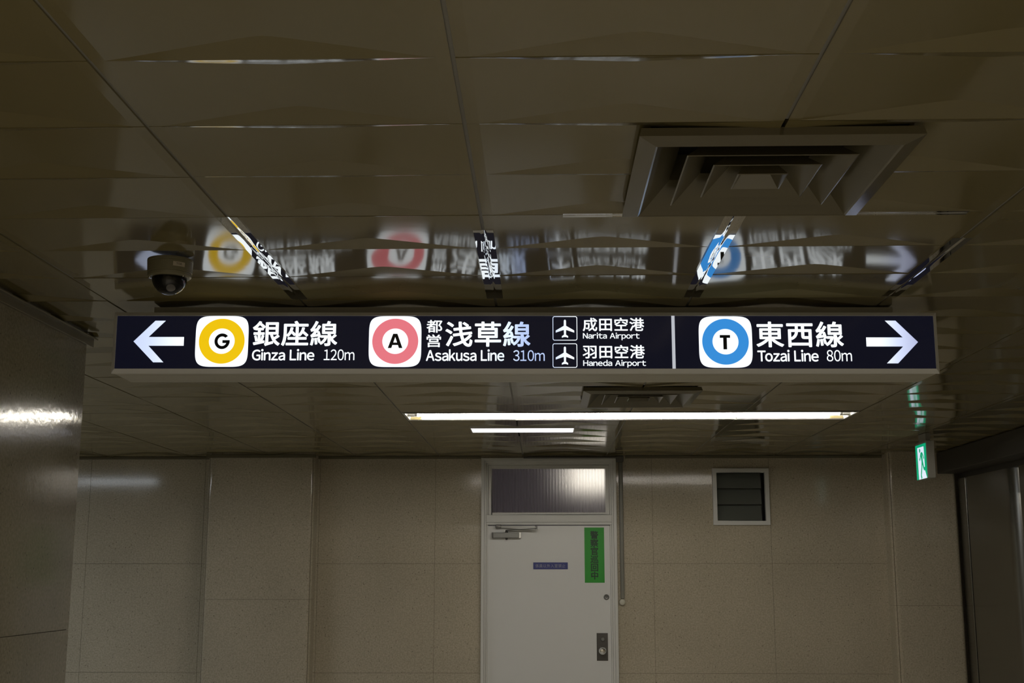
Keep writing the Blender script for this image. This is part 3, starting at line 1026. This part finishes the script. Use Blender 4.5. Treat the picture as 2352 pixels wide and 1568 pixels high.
# door closer
CL = empty('door_closer', (-0.262, YF, 1.864))
tag(CL, 'grey overhead door closer with folding arm at the top left of the door', 'door closer')
MB().box(-0.097, 0.088, -0.045, -0.0003, -0.019, 0.019).build('body', M['grey_metal'], CL, bevel=0.003)
MB().box(-0.104, -0.097, -0.040, -0.001, -0.021, 0.021).build('end_cap', M['dark_metal'], CL, bevel=0.001)
mb = MB().box(0.088, 0.104, -0.040, -0.001, -0.021, 0.021)
mb.build('end_cap', M['aluminium'], CL, bevel=0.001)
MB().tube((0.0, -0.022, 0.019), (0.0, -0.022, 0.038), 0.011, 0.006).build('pivot', M['dark_metal'], CL)
MB().tube((0.0, -0.022, -0.019), (0.0, -0.022, -0.033), 0.011, 0.006).build('pivot', M['dark_metal'], CL)
def bar(mb, p0, p1, wy, wz):
    p0, p1 = Vector(p0), Vector(p1)
    vs = []
    for p in (p0, p1):
        for sy, sz in ((-1, -1), (1, -1), (1, 1), (-1, 1)):
            vs.append(p + Vector((0, sy * wy / 2, sz * wz / 2)))
    mb.add(vs, [(0, 1, 2, 3), (7, 6, 5, 4), (0, 4, 5, 1), (1, 5, 6, 2), (2, 6, 7, 3), (3, 7, 4, 0)])
    return mb
bar(MB(), (0.0, -0.022, 0.036), (0.212, -0.085, 0.046), 0.018, 0.006).build('main_arm', M['grey_metal'], CL)
bar(MB(), (0.212, -0.085, 0.054), (-0.058, -0.034, 0.060), 0.016, 0.006).build('fore_arm', M['aluminium'], CL)
MB().tube((0.212, -0.085, 0.040), (0.212, -0.085, 0.064), 0.008).build('elbow', M['grey_metal'], CL)
MB().box(-0.078, -0.038, -0.040, -0.0245, 0.050, 0.076).build('arm_bracket', M['dark_metal'], CL, bevel=0.003)

# stickers on the door leaf
gs = empty('patrol_sticker', (0.3655, YF - 0.0005, 1.5305))
tag(gs, 'tall green sticker with dark vertical characters at the upper right of the door', 'sticker')
MB().box(-0.0705, 0.0705, -0.0008, 0.0, 0.0, 0.3885).build('sheet', M['sticker_green'], gs)
text_mesh('lettering', '警察官巡回中', (-0.029, 0.022, 0.029, 0.364), M['sticker_text'], gs, 0.028, -0.0009, vertical=True)
bp_ = empty('notice_plate', (0.0515, YF - 0.0005, 1.625))
tag(bp_, 'small blue notice plate with white characters in the middle of the door', 'notice')
MB().box(-0.123, 0.123, -0.004, 0.0, 0.0, 0.048).build('plate', M['plate_blue'], bp_, bevel=0.001)
text_mesh('lettering', '係員以外入室禁止', (-0.108, 0.011, 0.106, 0.036), M['plate_text'], bp_, 0.0, -0.0042, spacing=1.08)

# ------------------------------------------------------------------ louvre window
WN = empty('window_1', (0.0, YF, 0.0))
tag(WN, 'small square louvre window with pale frame right of the door', 'window', None, 'structure')
a0, a1, c0, c1 = 1.218, 1.624, 1.935, 2.340
w = 0.030
mb = MB()
for p in ([(a0, c1), (a1, c1), (a1 - w, c1 - w), (a0 + w, c1 - w)], [(a0, c0), (a0 + w, c0 + w), (a1 - w, c0 + w), (a1, c0)],
          [(a0, c0), (a0, c1), (a0 + w, c1 - w), (a0 + w, c0 + w)], [(a1, c0), (a1 - w, c0 + w), (a1 - w, c1 - w), (a1, c1)]):
    f = [(q[0], -0.020, q[1]) for q in p]
    bk = [(q[0], 0.020, q[1]) for q in p]
    mb.add(f + bk, [(0, 1, 2, 3), (7, 6, 5, 4), (0, 4, 5, 1), (1, 5, 6, 2), (2, 6, 7, 3), (3, 7, 4, 0)])
mb.build('frame', M['frame_paint'], WN, bevel=0.002)
mb = MB()
mb.box(a0 + w - .008, a0 + w, 0.02, 0.15, c0 + w, c1 - w).box(a1 - w, a1 - w + .008, 0.02, 0.15, c0 + w, c1 - w)
mb.box(a0 + w - .008, a1 - w + .008, 0.02, 0.15, c1 - w, c1 - w + .008).box(a0 + w - .008, a1 - w + .008, 0.02, 0.15, c0 + w - .008, c0 + w)
mb.box(a0 + w, a1 - w, 0.145, 0.15, c0 + w, c1 - w)
mb.build('lining', M['black'], WN)
n_s = 3
hh = (c1 - c0 - 2 * w) / n_s
for k in range(n_s):
    z0 = c0 + w + 0.004 + k * hh
    mb = MB()
    vs = [(a0 + w + .004, 0.030, z0), (a1 - w - .02, 0.030, z0), (a1 - w - .02, 0.075, z0 + hh * 1.02), (a0 + w + .004, 0.075, z0 + hh * 1.02)]
    vs += [(x, y + 0.005, z) for x, y, z in vs]
    mb.add(vs, [(0, 1, 2, 3), (7, 6, 5, 4), (0, 4, 5, 1), (1, 5, 6, 2), (2, 6, 7, 3), (3, 7, 4, 0)])
    mb.build('slat', M['slat_glass'], WN)

# ------------------------------------------------------------------ conduit with round button right of the door
CD = empty('cable_conduit', (0.561, YF, 1.42))
tag(CD, 'grey cable conduit running down the wall right of the door to a round cream cap', 'conduit')
MB().box(-0.014, 0.014, -0.022, -0.0003, 0.0, HC - 1.42 - 0.045).build('pipe', M['conduit'], CD, bevel=0.006)
MB().box(-0.032, 0.020, -0.042, -0.0003, HC - 1.42 - 0.046, HC - 1.42 - 0.005).build('junction_box', M['dark_metal'], CD, bevel=0.004)
MB().tube((-0.032, -0.048, HC - 1.42 - 0.016), (-0.70, -0.048, HC - 1.42 - 0.016), 0.007, n=12).build('cable', M['dark_metal'], CD)
MB().lathe([(0.0, -0.030), (0.013, -0.030), (0.020, -0.026), (0.0225, -0.018), (0.0235, -0.0003), (0.0, -0.0003)], (-0.003, 0, -0.024), 'y', 32).build('cap', M['plastic'], CD)
